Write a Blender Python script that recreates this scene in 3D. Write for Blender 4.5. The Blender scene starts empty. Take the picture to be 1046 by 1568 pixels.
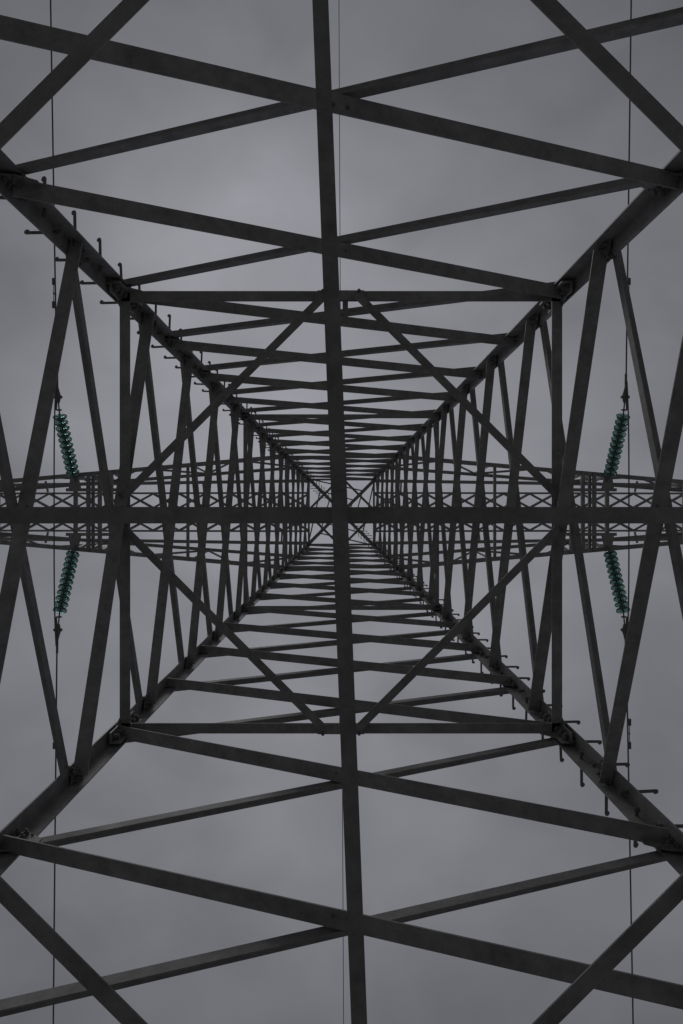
import bpy, math, random
from mathutils import Vector, Matrix
random.seed(7)
scene = bpy.context.scene
CAM_H = 1.3            # camera height above the ground; tower heights below are "above lens"

# ------------------------------------------------------------------ helpers
class MB:
    def __init__(s): s.v=[]; s.f=[]; s.sm=[]
    def add(s, vs, fs, smooth=False):
        o=len(s.v); s.v+= [tuple(x) for x in vs]
        for f in fs: s.f.append(tuple(i+o for i in f)); s.sm.append(smooth)
    def obj(s, name, mat, parent=None):
        me=bpy.data.meshes.new(name); me.from_pydata(s.v,[],s.f); me.update()
        me.polygons.foreach_set("use_smooth", s.sm)
        me.materials.append(mat)
        o=bpy.data.objects.new(name,me); scene.collection.objects.link(o)
        if parent: o.parent=parent
        return o

def V(*a): return Vector(a)

def angle_bar(mb,p,q,n,b,t=0.008,up=True,corner_low=True,b2=None):
    """L-section steel angle from p to q. n: direction of the second flange."""
    p=Vector(p); q=Vector(q); a=(q-p).normalized()
    n=Vector(n); n=(n-a*n.dot(a)).normalized()
    s=a.cross(n).normalized()
    if s.z<0: s=-s
    if not corner_low: s=-s
    b2=b2 or b
    prof=[(0,0),(b,0),(b,t),(t,t),(t,b2),(0,b2)]
    vs=[]
    for e in (p,q):
        for (x,y) in prof: vs.append(e+s*(x-b/2)+n*y)
    fs=[(i,(i+1)%6,(i+1)%6+6,i+6) for i in range(6)]
    fs+=[(0,3,2,1),(0,5,4,3),(6,7,8,9),(6,9,10,11)]
    mb.add(vs,fs)

def flange_bar(mb,p,q,d1,d2,b,t):
    """L with heel on the line p-q and flanges along d1 and d2"""
    prof=[(0,0),(b,0),(b,t),(t,t),(t,b),(0,b)]
    vs=[]
    for e in (Vector(p),Vector(q)):
        for (x,y) in prof: vs.append(e+Vector(d1)*x+Vector(d2)*y)
    fs=[(i,(i+1)%6,(i+1)%6+6,i+6) for i in range(6)]
    fs+=[(0,3,2,1),(0,5,4,3),(6,7,8,9),(6,9,10,11)]
    mb.add(vs,fs)

def cyl(mb,p,q,r,n=8,smooth=True):
    p=Vector(p); q=Vector(q); a=(q-p).normalized()
    x=a.orthogonal().normalized(); y=a.cross(x)
    vs=[]
    for e in (p,q):
        for i in range(n):
            th=2*math.pi*i/n; vs.append(e+x*math.cos(th)*r+y*math.sin(th)*r)
    mb.add(vs,[(i,(i+1)%n,(i+1)%n+n,i+n) for i in range(n)],smooth)
    mb.add(vs,[tuple(range(n))[::-1],tuple(range(n,2*n))])

def tube(mb,pts,r,n=6):
    pts=[Vector(p) for p in pts]; vs=[]
    a=(pts[1]-pts[0]).normalized(); x=a.orthogonal().normalized()
    for k,p in enumerate(pts):
        a=(pts[min(k+1,len(pts)-1)]-pts[max(k-1,0)]).normalized()
        x=(x-a*x.dot(a)).normalized(); y=a.cross(x)
        for i in range(n):
            th=2*math.pi*i/n; vs.append(p+x*math.cos(th)*r+y*math.sin(th)*r)
    fs=[]
    for k in range(len(pts)-1):
        for i in range(n):
            fs.append((k*n+i,k*n+(i+1)%n,(k+1)*n+(i+1)%n,(k+1)*n+i))
    mb.add(vs,fs,True)
    mb.add(vs,[tuple(range(n))[::-1],tuple(range(len(vs)-n,len(vs)))])

def plate(mb,pts,n,t):
    """flat polygonal plate, extruded along n"""
    k=len(pts); n=Vector(n)
    vs=[Vector(p) for p in pts]+[Vector(p)+n*t for p in pts]
    fs=[(i,(i+1)%k,(i+1)%k+k,i+k) for i in range(k)]+[tuple(range(k))[::-1],tuple(range(k,2*k))]
    mb.add(vs,fs)

def lathe(mb,origin,axis,prof,n=20):
    a=Vector(axis).normalized(); x=a.orthogonal().normalized(); y=a.cross(x); o=Vector(origin)
    vs=[]
    for (r,z) in prof:
        for i in range(n):
            th=2*math.pi*i/n; vs.append(o+a*z+(x*math.cos(th)+y*math.sin(th))*r)
    fs=[]
    for k in range(len(prof)-1):
        for i in range(n):
            fs.append((k*n+i,k*n+(i+1)%n,(k+1)*n+(i+1)%n,(k+1)*n+i))
    mb.add(vs,fs,True)

def bolt(mb,p,n,r=0.014,l=0.016):
    p=Vector(p); n=Vector(n).normalized()
    cyl(mb,p,p+n*l,r,6,False); cyl(mb,p+n*l,p+n*(l+0.012),r*0.5,6,False)

# ------------------------------------------------------------------ materials
def mat(name): 
    m=bpy.data.materials.new(name); m.use_nodes=True
    return m,m.node_tree,m.node_tree.nodes["Principled BSDF"]

def steel_mat(name,c1,c2,rough=0.6,metal=0.0,scale=6):
    m,nt,b=mat(name); N=nt.nodes; L=nt.links
    tc=N.new("ShaderNodeTexCoord")
    n1=N.new("ShaderNodeTexNoise"); n1.inputs["Scale"].default_value=scale; n1.inputs["Detail"].default_value=5; n1.inputs["Roughness"].default_value=0.8
    L.new(tc.outputs["Object"],n1.inputs["Vector"])
    r=N.new("ShaderNodeValToRGB"); r.color_ramp.elements[0].position=0.3; r.color_ramp.elements[0].color=(*c1,1)
    r.color_ramp.elements[1].position=0.7; r.color_ramp.elements[1].color=(*c2,1)
    L.new(n1.outputs["Fac"],r.inputs[0]); L.new(r.outputs[0],b.inputs["Base Color"])
    b.inputs["Roughness"].default_value=rough; b.inputs["Metallic"].default_value=metal
    b.inputs["Specular IOR Level"].default_value=0.4
    return m
M_steel=steel_mat("weathered_galvanised_steel",(0.17,0.17,0.171),(0.34,0.34,0.338),0.55,0.0,8)
M_bolt=steel_mat("bolt_steel",(0.12,0.12,0.12),(0.20,0.198,0.196),0.6,0.0,30)
M_wire=steel_mat("conductor_aluminium",(0.10,0.10,0.10),(0.15,0.15,0.15),0.6,0.0,20)
M_conc=steel_mat("concrete",(0.24,0.235,0.22),(0.38,0.37,0.35),0.9,0.0,5)
m,nt,b=mat("green_glass"); M_glass=m
b.inputs["Roughness"].default_value=0.12
b.inputs["Transmission Weight"].default_value=0.8; b.inputs["IOR"].default_value=1.4
ns=nt.nodes.new("ShaderNodeTexNoise"); ns.inputs["Scale"].default_value=3
rr=nt.nodes.new("ShaderNodeValToRGB"); rr.color_ramp.elements[0].color=(0.24,0.47,0.41,1); rr.color_ramp.elements[1].color=(0.36,0.64,0.56,1)
nt.links.new(ns.outputs[0],rr.inputs[0]); nt.links.new(rr.outputs[0],b.inputs["Base Color"])

# ------------------------------------------------------------------ tower
tower=bpy.data.objects.new("transmission_tower",None); scene.collection.objects.link(tower)
H_TOP=26.4
def wd(h): return 1.83-0.038*h if h<=20.8 else max(0.06,1.04-(h-20.8)*0.98/5.6)
def rot(p,k):
    x,y,z=p
    for _ in range(k): x,y=y,-x
    return V(x,y,z)

legs=MB(); brace=MB(); ring=MB(); plates=MB(); bolts=MB(); arms=MB(); pegs=MB()
LB=0.11
segs=[-1.45,5.0,10.2,15.0,20.8,H_TOP]
for k in range(4):
    for i in range(len(segs)-1):
        h0,h1=segs[i],segs[i+1]; LBk=[LB,LB,0.10,0.09,0.05][i]
        p=rot((-wd(h0),-wd(h0),h0),k); q=rot((-wd(h1),-wd(h1),h1),k)
        flange_bar(legs,p,q,rot((1,0,0),k),rot((0,1,0),k),LBk,0.010)

front=[-1.3,-0.3,0.94,2.2,3.46,5.0]+[5+1.25*i for i in range(1,9)]+[15+1.16*i for i in range(1,6)]
side=[-1.3,0.3,1.65,2.9,4.23,5.6,6.88]+[6.88+1.25*i for i in range(1,8)]+[16.8,18.0,19.2,20.8]
for k in range(4):
    lv = front if k%2==0 else side
    n_in=rot((0,1,0),k); n_out=-n_in
    for i in range(len(lv)-1):
        h0,h1=lv[i],lv[i+1]; w0,w1=wd(h0),wd(h1)
        if h0>=14: bt,bn=0.062,0.055
        elif h0>=8.5: bt,bn=0.074,0.062
        elif h0>=4.9: bt,bn=0.084,0.066
        elif h0>=3.4: bt,bn=0.093,0.062
        else: bt,bn=0.081,0.059
        jit=random.uniform(-0.012,0.012); jit2=random.uniform(-0.012,0.012)
        # inner (heavy) diagonal
        a=rot((-w0+0.03,-w0+0.012,h0+0.03+jit),k); c=rot((w1-0.03,-w1+0.012,h1-0.03+jit2),k)
        angle_bar(brace,a,c,n_in,bt,0.008,corner_low=True)
        # outer (light) diagonal
        a2=rot((w0-0.03,-w0-0.003,h0+0.03+jit2),k); c2=rot((-w1+0.03,-w1-0.003,h1-0.03-jit),k)
        angle_bar(brace,a2,c2,n_out,bn,0.007,corner_low=False)
        # bolts at crossing and ends
        if h0<14:
            t=w0/(w0+w1); x=a.lerp(c,t)
            for ds in (-0.02,0.02):
                bolt(bolts,x+(c-a).normalized()*ds+n_in*0.008,n_in,0.013)
                if h0<5: bolt(bolts,x+(c-a).normalized()*ds*1.6+n_in*0.05-V(0,0,bt/2),(0,0,-1),0.009,0.006)
            for (e,g) in ((a,c),(c,a),(a2,c2),(c2,a2)):
                d=(g-e).normalized()
                for s in (0.03,0.085):
                    bolt(bolts,e+d*s+n_in*0.012,n_in,0.014,0.02)

# ----- gusset plates at low nodes
def gus(h,k,sx,wx,wz,kk=0):
    w=wd(h); pts=[(-w+0.0,-w+0.024,h-wz),(-w+wx*0.5,-w+0.024,h-wz*0.8),(-w+wx,-w+0.024,h-wz*0.2),(-w+wx,-w+0.024,h+wz*0.3),(-w+wx*0.45,-w+0.024,h+wz),(-w,-w+0.024,h+wz)]
    pts=[rot((x*sx,y,z),k) for (x,y,z) in pts]
    plate(plates,pts,rot((0,1,0),k),0.008)
    for i in range(4):
        for j in (0,1):
            bolt(bolts,rot(((-w+0.03+0.045*j)*sx,-w+0.032,h-wz*0.7+i*wz*0.45),k),rot((0,1,0),k),0.014,0.022)
for k in (0,2):
    for sx in (-1,1):
        gus(5.0,k,sx,0.19,0.15); gus(3.46,k,sx,0.17,0.10); gus(2.2,k,sx,0.15,0.08)
        for h in (6.25,7.5,8.75,10): gus(h,k,sx,0.15,0.11)
for k in (1,3):
    for sx in (-1,1):
        gus(5.0,k,sx,0.14,0.16); gus(4.23,k,sx,0.10,0.08); gus(2.9,k,sx,0.10,0.07)
        for h in (5.6,6.88,8.13,9.38): gus(h,k,sx,0.13,0.10)
# leg splice covers
for hs in (5.0,10.2,15.0):
    for k in range(4):
        w0,w1=wd(hs-0.24),wd(hs+0.24)
        flange_bar(plates,rot((-w0+0.034,-w0+0.034,hs-0.24),k),rot((-w1+0.034,-w1+0.034,hs+0.24),k),rot((1,0,0),k),rot((0,1,0),k),0.075,0.010)
        for i in range(6):
            z=hs-0.2+i*0.08; w=wd(z)
            bolt(bolts,rot((-w+0.075,-w+0.044,z),k),rot((0,1,0),k),0.017,0.03)
            bolt(bolts,rot((-w+0.044,-w+0.075,z+0.02),k),rot((1,0,0),k),0.017,0.03)

# ----- diaphragm rings
def diaphragm(h,bb,bd,off,dz=0.0):
    w=wd(h)
    for k in range(4):
        angle_bar(ring,rot((-w+0.04,-w+0.03,h+dz),k),rot((w-0.04,-w+0.03,h+dz),k),rot((0,1,0),k),bb*0.9,0.008,b2=bb)
    iw=w-0.05
    for k in range(4):
        p=rot((-off,-iw,h-0.06-0.004*(k%2)),k); q=rot((-iw,-off,h-0.06-0.004*(k%2)),k)
        n=rot((1,1,0),k).normalized()
        angle_bar(ring,p,q,n,bd,0.006,b2=bd)
        for e in (p,q): bolt(bolts,e+V(0,0,-bd/2),(0,0,-1),0.014)
diaphragm(5.0,0.075,0.058,0.13)
for sy in (-1,1):
    angle_bar(ring,(0.012*-sy,sy*(wd(5)-0.03),5.02),(0.012*-sy,sy*(wd(5)-0.26),5.02),(1,0,0),0.04,0.006)
    plate(plates,[(-0.17,sy*(wd(5)-0.03),4.95),(0.17,sy*(wd(5)-0.03),4.95),(0.17,sy*(wd(5)-0.1),4.95),(-0.17,sy*(wd(5)-0.1),4.95)],(0,0,1),0.006)
    plate(plates,[(sy*(wd(5)-0.03),-0.17,4.945),(sy*(wd(5)-0.03),0.17,4.945),(sy*(wd(5)-0.1),0.17,4.945),(sy*(wd(5)-0.1),-0.17,4.945)],(0,0,1),0.006)
# low diaphragm
HL=1.68; WL=wd(HL)
for k in range(4):
    angle_bar(ring,rot((-WL+0.03,-WL+0.03,HL),k),rot((WL-0.03,-WL+0.03,HL),k),rot((0,1,0),k),0.05,0.006)
    p=rot((-0.02,-WL+0.015,HL-0.002),k); q=rot((-WL+0.015,-0.02,HL-0.002),k)
    angle_bar(ring,p,q,rot((1,1,0),k),0.043,0.005)
# central cross beams (east-west one is true, north-south one is set slightly askew)
sk=0.0376
angle_bar(ring,(-WL+0.02,0.005-0.019,HL),(WL-0.02,0.005-0.019,HL),(0,1,0),0.04,0.005,b2=0.040)
angle_bar(ring,(-sk*WL-0.019,-WL+0.02,HL-0.045),(sk*WL-0.019,WL-0.02,HL-0.045),(1,0,0),0.04,0.005,b2=0.038)
plate(plates,[(-0.022,-0.014,HL-0.022),(0.022,-0.014,HL-0.022),(0.022,0.026,HL-0.022),(-0.022,0.026,HL-0.022)],(0,0,1),0.004)
for h in (10.0,15.0,20.8):
    w=wd(h)
    for k in range(4):
        angle_bar(ring,rot((-w+0.03,-w+0.02,h),k),rot((w-0.03,-w+0.02,h),k),rot((0,1,0),k),0.06,0.007)
w=wd(20.8)-0.03
for k in range(4):   # corner-to-midside X in every quarter
    angle_bar(ring,rot((-w,-w,20.75),k),rot((-0.12,-0.12,20.75),k),rot((1,-1,0),k),0.07,0.006)
    angle_bar(ring,rot((-w,-0.1,20.82),k),rot((-0.1,-w,20.82),k),rot((1,1,0),k),0.07,0.006)
# peak bracing
pk=[20.8,22.6,24.2,25.4,26.4]
for k in range(4):
    for i in range(len(pk)-1):
        w0,w1=wd(pk[i]),wd(pk[i+1])
        angle_bar(brace,rot((-w0,-w0,pk[i]),k),rot((w1,-w1+0.01,pk[i+1]),k),rot((0,1,0),k),0.04,0.006)
plate(plates,[(-.08,-.08,H_TOP),(.08,-.08,H_TOP),(.08,.08,H_TOP),(-.08,.08,H_TOP)],(0,0,1),0.012)

# ----- cross arms
def lerp(a,b,t): return a+(b-a)*t
def crossarm(h,htop,tipx,yb,yt_tip,s,nn,cb):
    w0=wd(h); w1=wd(htop)
    def B(t,sy): return V(s*lerp(w0,tipx,t), sy*lerp(w0,yb,t), h)
    def T(t,sy): return V(s*lerp(w1,tipx,t), sy*lerp(w1,yt_tip,t), lerp(htop,h+0.12,t))
    for sy in (-1,1):
        angle_bar(arms,B(0,sy),B(1,sy),(0,-sy,0),cb,0.008)
        angle_bar(arms,T(0,sy),T(1,sy),(0,-sy,0),cb*0.85,0.007)
        for i in range(nn):
            t0,t1=i/nn,(i+1)/nn
            if i%2: angle_bar(arms,B(t0,sy),T(t1,sy),(0,-sy,0),0.05,0.006)
            else: angle_bar(arms,T(t0,sy),B(t1,sy),(0,-sy,0),0.05,0.006)
            if i%2: angle_bar(arms,B(t1,sy),T(t1,sy),(0,-sy,0),0.045,0.006)
    return B,T
for s in (-1,1):
    B,T=crossarm(15.0,17.4,9.6,0.52,0.36,s,8,0.095)
    for i in range(2,9,2):
        t=i/8; angle_bar(arms,B(t,-1)+V(0,0,.02),B(t,1)+V(0,0,.02),(s,0,0),0.06,0.006)
    # attachment cage for the insulators
    for x in (5.0,5.25,5.5,5.78):
        y=lerp(1.2,0.52,(x-1.26)/8.3)
        angle_bar(arms,(s*x,-y,14.95),(s*x,y,14.95),(s,0,0),0.075,0.007)
        for sy in (-1,1):
            angle_bar(arms,(s*x,sy*y,14.95),(s*x,sy*(y-0.12),15.75),(s,0,0),0.06,0.006)
    for sy in (-1,1):
        angle_bar(arms,(s*4.9,sy*0.45,14.9),(s*6.0,sy*0.45,14.9),(0,sy,0),0.07,0.007)
        plate(arms,[(s*5.66,sy*0.50,14.86),(s*5.94,sy*0.50,14.86),(s*5.9,sy*0.76,14.86),(s*5.72,sy*0.76,14.86)],(0,0,1),0.015)
    # upper arm: shallow box with double-X lattice
    h=20.8; x0=1.0; x1=10.6
    for sy in (-1,1):
        angle_bar(arms,(s*x0,sy*1.0,h),(s*x1,sy*0.86,h),(0,-sy,0),0.10,0.008)
        angle_bar(arms,(s*x0,sy*0.62,h+0.25),(s*x1,sy*0.60,h+0.2),(0,-sy,0),0.06,0.008)
        nx=12
        for i in range(nx):
            xa=lerp(x0,x1,i/nx); xb=lerp(x0,x1,(i+1)/nx)
            angle_bar(arms,(s*xa,sy*0.60,h+.22),(s*xb,sy*0.16,h+.22),(0,-sy,0.3),0.06,0.006)
            angle_bar(arms,(s*xa,sy*0.16,h+.26),(s*xb,sy*0.60,h+.26),(0,-sy,0.3),0.06,0.006)
            if i%3==1: angle_bar(arms,(s*xa,sy*0.62,h+.2),(s*xa,sy*0.95,h+.02),(s,0,0),0.05,0.006)
        angle_bar(arms,(s*x0,sy*0.16,h+.2),(s*x1,sy*0.16,h+.2),(0,1,0),0.05,0.008)

# ----- step bolts on two opposite legs
i=1; h=3.577
while h<24:
    for sg in (-1,1):
        w=wd(h); L=0.172+random.uniform(-.010,.010)
        base=V(sg*(w-0.03),sg*(w-0.03),h)
        if i%2==0: d=V(0,sg,0); e=V(sg,0,0); st=base-V(sg*0.02,0,0)
        else: d=V(sg,0,0); e=V(0,sg,0); st=base-V(0,sg*0.02,0)
        d2=(d+V(0,0,random.uniform(-.05,.05))+e*random.uniform(-.05,.05)).normalized()
        tip=st+d2*(L+0.03)
        tube(pegs,[st-d2*0.03,tip-d2*0.012,tip-d2*0.003+V(0,0,0.005)+e*0.003,tip+V(0,0,0.018)+e*0.012,tip+V(0,0,0.034)+e*0.02],0.010,8)
        cyl(pegs,st+d*0.03,st+d*0.048,0.018,6,False); cyl(pegs,st-d*0.005,st-d*0.022,0.018,6,False)
        cyl(pegs,tip+V(0,0,0.018)+e*0.010,tip+V(0,0,0.036)+e*0.022,0.013,8)
    i+=1; h+=0.197

legs.obj("legs",M_steel,tower);brace.obj("face_bracing",M_steel,tower);ring.obj("diaphragms",M_steel,tower)
plates.obj("gusset_plates",M_steel,tower);bolts.obj("bolts",M_bolt,tower);arms.obj("crossarms",M_steel,tower)
pegs.obj("step_bolts",M_bolt,tower)
foot=MB()
for k in range(4):
    w=wd(-1.3); c=rot((-w+0.03,-w+0.03,0),k)
    lo=0.36; hi=0.26; z0=-1.6; z1=-1.12; z2=-1.06
    vs=[]
    for (r,z) in ((lo,z0),(lo*0.95,z1),(hi,z2)):
        vs+=[c+V(-r,-r,z),c+V(r,-r,z),c+V(r,r,z),c+V(-r,r,z)]
    fs=[]
    for l in (0,1):
        for j in range(4): fs.append((l*4+j,l*4+(j+1)%4,(l+1)*4+(j+1)%4,(l+1)*4+j))
    fs.append((8,9,10,11)); foot.add(vs,fs)
foot.obj("concrete_footings",M_conc,tower)
tower.location=(-0.004,0.002,CAM_H)

# ------------------------------------------------------------------ insulators + conductors
def insulator(s,sy):
    root=bpy.data.objects.new("insulator_string",None); scene.collection.objects.link(root); root.location=(0,0.03,CAM_H)
    g=MB(); c=MB()
    A=V(s*5.78,sy*0.70,14.86)
    top=V(s*5.80,sy*0.80,14.78); bot=V(s*5.80,sy*2.02,14.05)
    clamp=V(s*5.80,sy*2.50,13.93)
    tube(c,[A,top],0.016,8)
    d=(bot-top).normalized(); Ls=(bot-top).length; n=11; sp=Ls/n
    for i in range(n):
        o=top+d*(i*sp)
        lathe(g,o+d*0.030,d,[(0.035,0.0),(0.075,0.006),(0.118,0.026),(0.138,0.058),(0.140,0.082),(0.130,0.084),(0.124,0.062),(0.104,0.040),(0.097,0.064),(0.086,0.064),(0.080,0.036),(0.062,0.032),(0.058,0.056),(0.046,0.056),(0.040,0.024),(0.02,0.02)],24)
        lathe(c,o,d,[(0.0,0.0),(0.038,0.0),(0.058,0.012),(0.062,0.055),(0.046,0.06)],12)
        cyl(c,o+d*0.04,o+d*(sp+0.004),0.015,8)
    tube(c,[bot,bot.lerp(clamp,0.55)],0.016,8)
    cyl(c,bot.lerp(clamp,0.22)-V(s*0.05,0,0),bot.lerp(clamp,0.22)+V(s*0.05,0,0),0.018,8)
    m=bot.lerp(clamp,0.75)
    lathe(c,bot.lerp(clamp,0.5),(clamp-bot),[(0.0,0.0),(0.03,0.01),(0.055,0.10),(0.062,0.16),(0.045,0.24),(0.028,0.36),(0.0,0.38)],10)
    cyl(c,m-V(0.085,0,0),m+V(0.085,0,0),0.03,8)
    cyl(c,clamp,clamp+V(0,sy*0.35,-0.01),0.026,8)
    cyl(c,clamp-V(0,sy*0.4,0.06),clamp,0.02,8)
    g.obj("glass_discs",M_glass,root); c.obj("metal_fittings",M_bolt,root)
    return clamp
def wire_h(y,h0,slack): return h0-slack*(1-math.exp(-abs(y)/60.0))
for s in (-1,1):
    root=bpy.data.objects.new("power_line",None); scene.collection.objects.link(root); root.location=(0,0.03,CAM_H)
    mb=MB()
    for sy in (-1,1):
        cl=insulator(s,sy)
        pts=[]
        drift={(-1,-1):-0.055,(-1,1):0.0,(1,-1):0.03,(1,1):0.07}[(s,sy)]
        for j in range(80):
            y=2.5+(j/79)**1.6*180
            pts.append(V(cl.x+drift*(y-2.5)/8.0, sy*y, wire_h(y-2.5,13.92,1.5)))
        tube(mb,pts,0.0165,8)
        yd=4.45; zz=13.86
        xd=cl.x+drift*(yd-2.5)/8.0
        cyl(mb,(xd,sy*(yd-0.24),zz-0.07),(xd,sy*(yd+0.24),zz-0.07),0.008,6)
        cyl(mb,(xd,sy*(yd-0.30),zz-0.07),(xd,sy*(yd-0.17),zz-0.07),0.034,10)
        cyl(mb,(xd,sy*(yd+0.17),zz-0.07),(xd,sy*(yd+0.30),zz-0.07),0.034,10)
        cyl(mb,(xd,sy*yd,zz-0.08),(xd,sy*yd,zz+0.03),0.018,6)
    pts=[]
    for j in range(25):
        t=j/24*2-1
        pts.append(V(s*5.81,t*2.7,13.90-0.10*(1-t**4)))
    tube(mb,pts,0.015,8)
    mb.obj("conductor",M_wire,root)
mb=MB()
tube(mb,[V(-0.05+0.09*(y/20), y, H_TOP+0.1-1.2*(1-math.exp(-abs(y)/90.0))) for y in [-220+4.4*i for i in range(101)]],0.013,8)
o=mb.obj("earth_wire",M_wire); o.location=(0.04,0,CAM_H)

# ------------------------------------------------------------------ ground
gm=MB()
n=60; R=900
def gx(i): 
    t=i/n*2-1; return math.copysign(abs(t)**3,t)*R
def gz(x,y):
    r=math.hypot(x,y); return 0.03*math.sin(x*0.9+1)*math.cos(y*0.7)*min(1,6/(r+1)) + (0 if r<30 else min(6,(r-30)*0.01)*math.sin(x*0.006+2)*math.cos(y*0.005))
vs=[(gx(i),gx(j),gz(gx(i),gx(j))) for j in range(n+1) for i in range(n+1)]
gm.add(vs,[(j*(n+1)+i,j*(n+1)+i+1,(j+1)*(n+1)+i+1,(j+1)*(n+1)+i) for j in range(n) for i in range(n)],True)
m,nt,b=mat("stony_ground"); N=nt.nodes;Lk=nt.links
tc=N.new("ShaderNodeTexCoord"); a1=N.new("ShaderNodeTexNoise"); a1.inputs["Scale"].default_value=1.3; a1.inputs["Detail"].default_value=4
Lk.new(tc.outputs["Object"],a1.inputs["Vector"])
r=N.new("ShaderNodeValToRGB"); r.color_ramp.elements[0].position=.35; r.color_ramp.elements[0].color=(0.20,0.20,0.20,1); r.color_ramp.elements[1].position=.7; r.color_ramp.elements[1].color=(0.34,0.335,0.335,1)
Lk.new(a1.outputs["Fac"],r.inputs[0]); Lk.new(r.outputs[0],b.inputs["Base Color"]); b.inputs["Roughness"].default_value=0.95
gm.obj("ground",m)
gr=MB()
for _ in range(2500):
    rr_=random.uniform(0.8,7); th=random.uniform(0,6.283); x,y=rr_*math.cos(th),rr_*math.sin(th)
    z=gz(x,y)-0.02; hh=random.uniform(.06,.2); a=random.uniform(0,6.283); dx,dy=math.cos(a)*.004,math.sin(a)*.004
    lx,ly=random.uniform(-.06,.06),random.uniform(-.06,.06)
    gr.add([(x-dx,y-dy,z),(x+dx,y+dy,z),(x+lx*.4+dx*.7,y+ly*.4+dy*.7,z+hh*.6),(x+lx*.4-dx*.7,y+ly*.4-dy*.7,z+hh*.6),(x+lx,y+ly,z+hh)],[(0,1,2,3),(3,2,4)])
mg=steel_mat("grass_blades",(0.07,0.085,0.03),(0.17,0.16,0.07),0.8,0,2)
gr.obj("grass",mg)

# ------------------------------------------------------------------ sky / light
sund=V(-0.28,-0.42,1.0).normalized()
elev=math.asin(sund.z); az=math.atan2(sund.x,sund.y)
W=bpy.data.worlds.new("World"); scene.world=W; W.use_nodes=True
N=W.node_tree.nodes; L=W.node_tree.links
bg=N["Background"]; bg.inputs["Strength"].default_value=0.1
sky=N.new("ShaderNodeTexSky"); sky.sky_type='NISHITA'; sky.sun_disc=False; sky.sun_elevation=elev; sky.sun_rotation=az
tc=N.new("ShaderNodeTexCoord")
def noise(scale,detail,rough,loc,dist=0.0):
    mp=N.new("ShaderNodeMapping"); mp.inputs["Location"].default_value=loc; mp.inputs["Scale"].default_value=(1,1.3,1); mp.inputs["Rotation"].default_value=(0,0,0.5)
    L.new(tc.outputs["Generated"],mp.inputs[0])
    q=N.new("ShaderNodeTexNoise"); q.inputs["Scale"].default_value=scale; q.inputs["Detail"].default_value=detail; q.inputs["Roughness"].default_value=rough; q.inputs["Distortion"].default_value=dist
    L.new(mp.outputs[0],q.inputs["Vector"]); return q.outputs["Fac"]
def mth(op,a,b_=None,c_=None):
    q=N.new("ShaderNodeMath"); q.operation=op
    for i,x in enumerate((a,b_,c_)):
        if x is None: continue
        if isinstance(x,(int,float)): q.inputs[i].default_value=x
        else: L.new(x,q.inputs[i])
    return q.outputs[0]
n1=noise(2.4,3,0.5,(3.1,1.7,0.4),0.2); n2=noise(5.5,5,0.48,(0.3,5.7,2.4),0.3)
nn=mth('ADD',mth('MULTIPLY',n1,0.5),mth('MULTIPLY',n2,0.5))
nn=mth('MULTIPLY_ADD',mth('SUBTRACT',nn,0.5),1.25,1.0)
sep=N.new("ShaderNodeSeparateXYZ"); L.new(tc.outputs["Generated"],sep.inputs[0])
zz=mth('MAXIMUM',sep.outputs[2],0.0)
cie=mth('MULTIPLY_ADD',mth('POWER',zz,2.6),0.74,0.26)                 # overcast: zenith brighter
def lobe(vec,pw):
    dot=N.new("ShaderNodeVectorMath"); dot.operation='DOT_PRODUCT'; dot.inputs[1].default_value=Vector(vec).normalized()
    L.new(tc.outputs["Generated"],dot.inputs[0])
    return mth('POWER',mth('MAXIMUM',dot.outputs["Value"],0.0),pw)
glow=mth('ADD',mth('MULTIPLY_ADD',lobe((-0.16,-0.42,1.0),50.0),0.34,0.88),mth('MULTIPLY',lobe((-0.04,0.0,1.0),12.0),0.28))
lum=mth('MULTIPLY',mth('MULTIPLY',nn,cie),glow)
vm=N.new("ShaderNodeVectorMath"); vm.operation='SCALE'; vm.inputs[0].default_value=(2.42,2.46,2.70); L.new(lum,vm.inputs["Scale"])
mx=N.new("ShaderNodeMixRGB"); mx.inputs[0].default_value=0.99
L.new(sky.outputs[0],mx.inputs[1]); L.new(vm.outputs[0],mx.inputs[2]); L.new(mx.outputs[0],bg.inputs["Color"])

sl=bpy.data.lights.new("sun","SUN"); sl.energy=0.5; sl.angle=math.radians(25); sl.color=(1,0.98,0.95)
so=bpy.data.objects.new("sun",sl); scene.collection.objects.link(so)
so.rotation_euler=sund.to_track_quat('Z','Y').to_euler(); so.location=(0,0,60)

# ------------------------------------------------------------------ camera (looking straight up)
cd=bpy.data.cameras.new("camera"); cd.sensor_fit='VERTICAL'; cd.sensor_height=36; cd.sensor_width=24; cd.lens=24.0; cd.clip_end=4000; cd.clip_start=0.05
co=bpy.data.objects.new("camera",cd); scene.collection.objects.link(co)
co.location=(0,0,CAM_H); co.rotation_euler=(math.pi,0,0)
scene.camera=co
scene.view_settings.view_transform='Standard'; scene.view_settings.look='None'; scene.view_settings.exposure=0
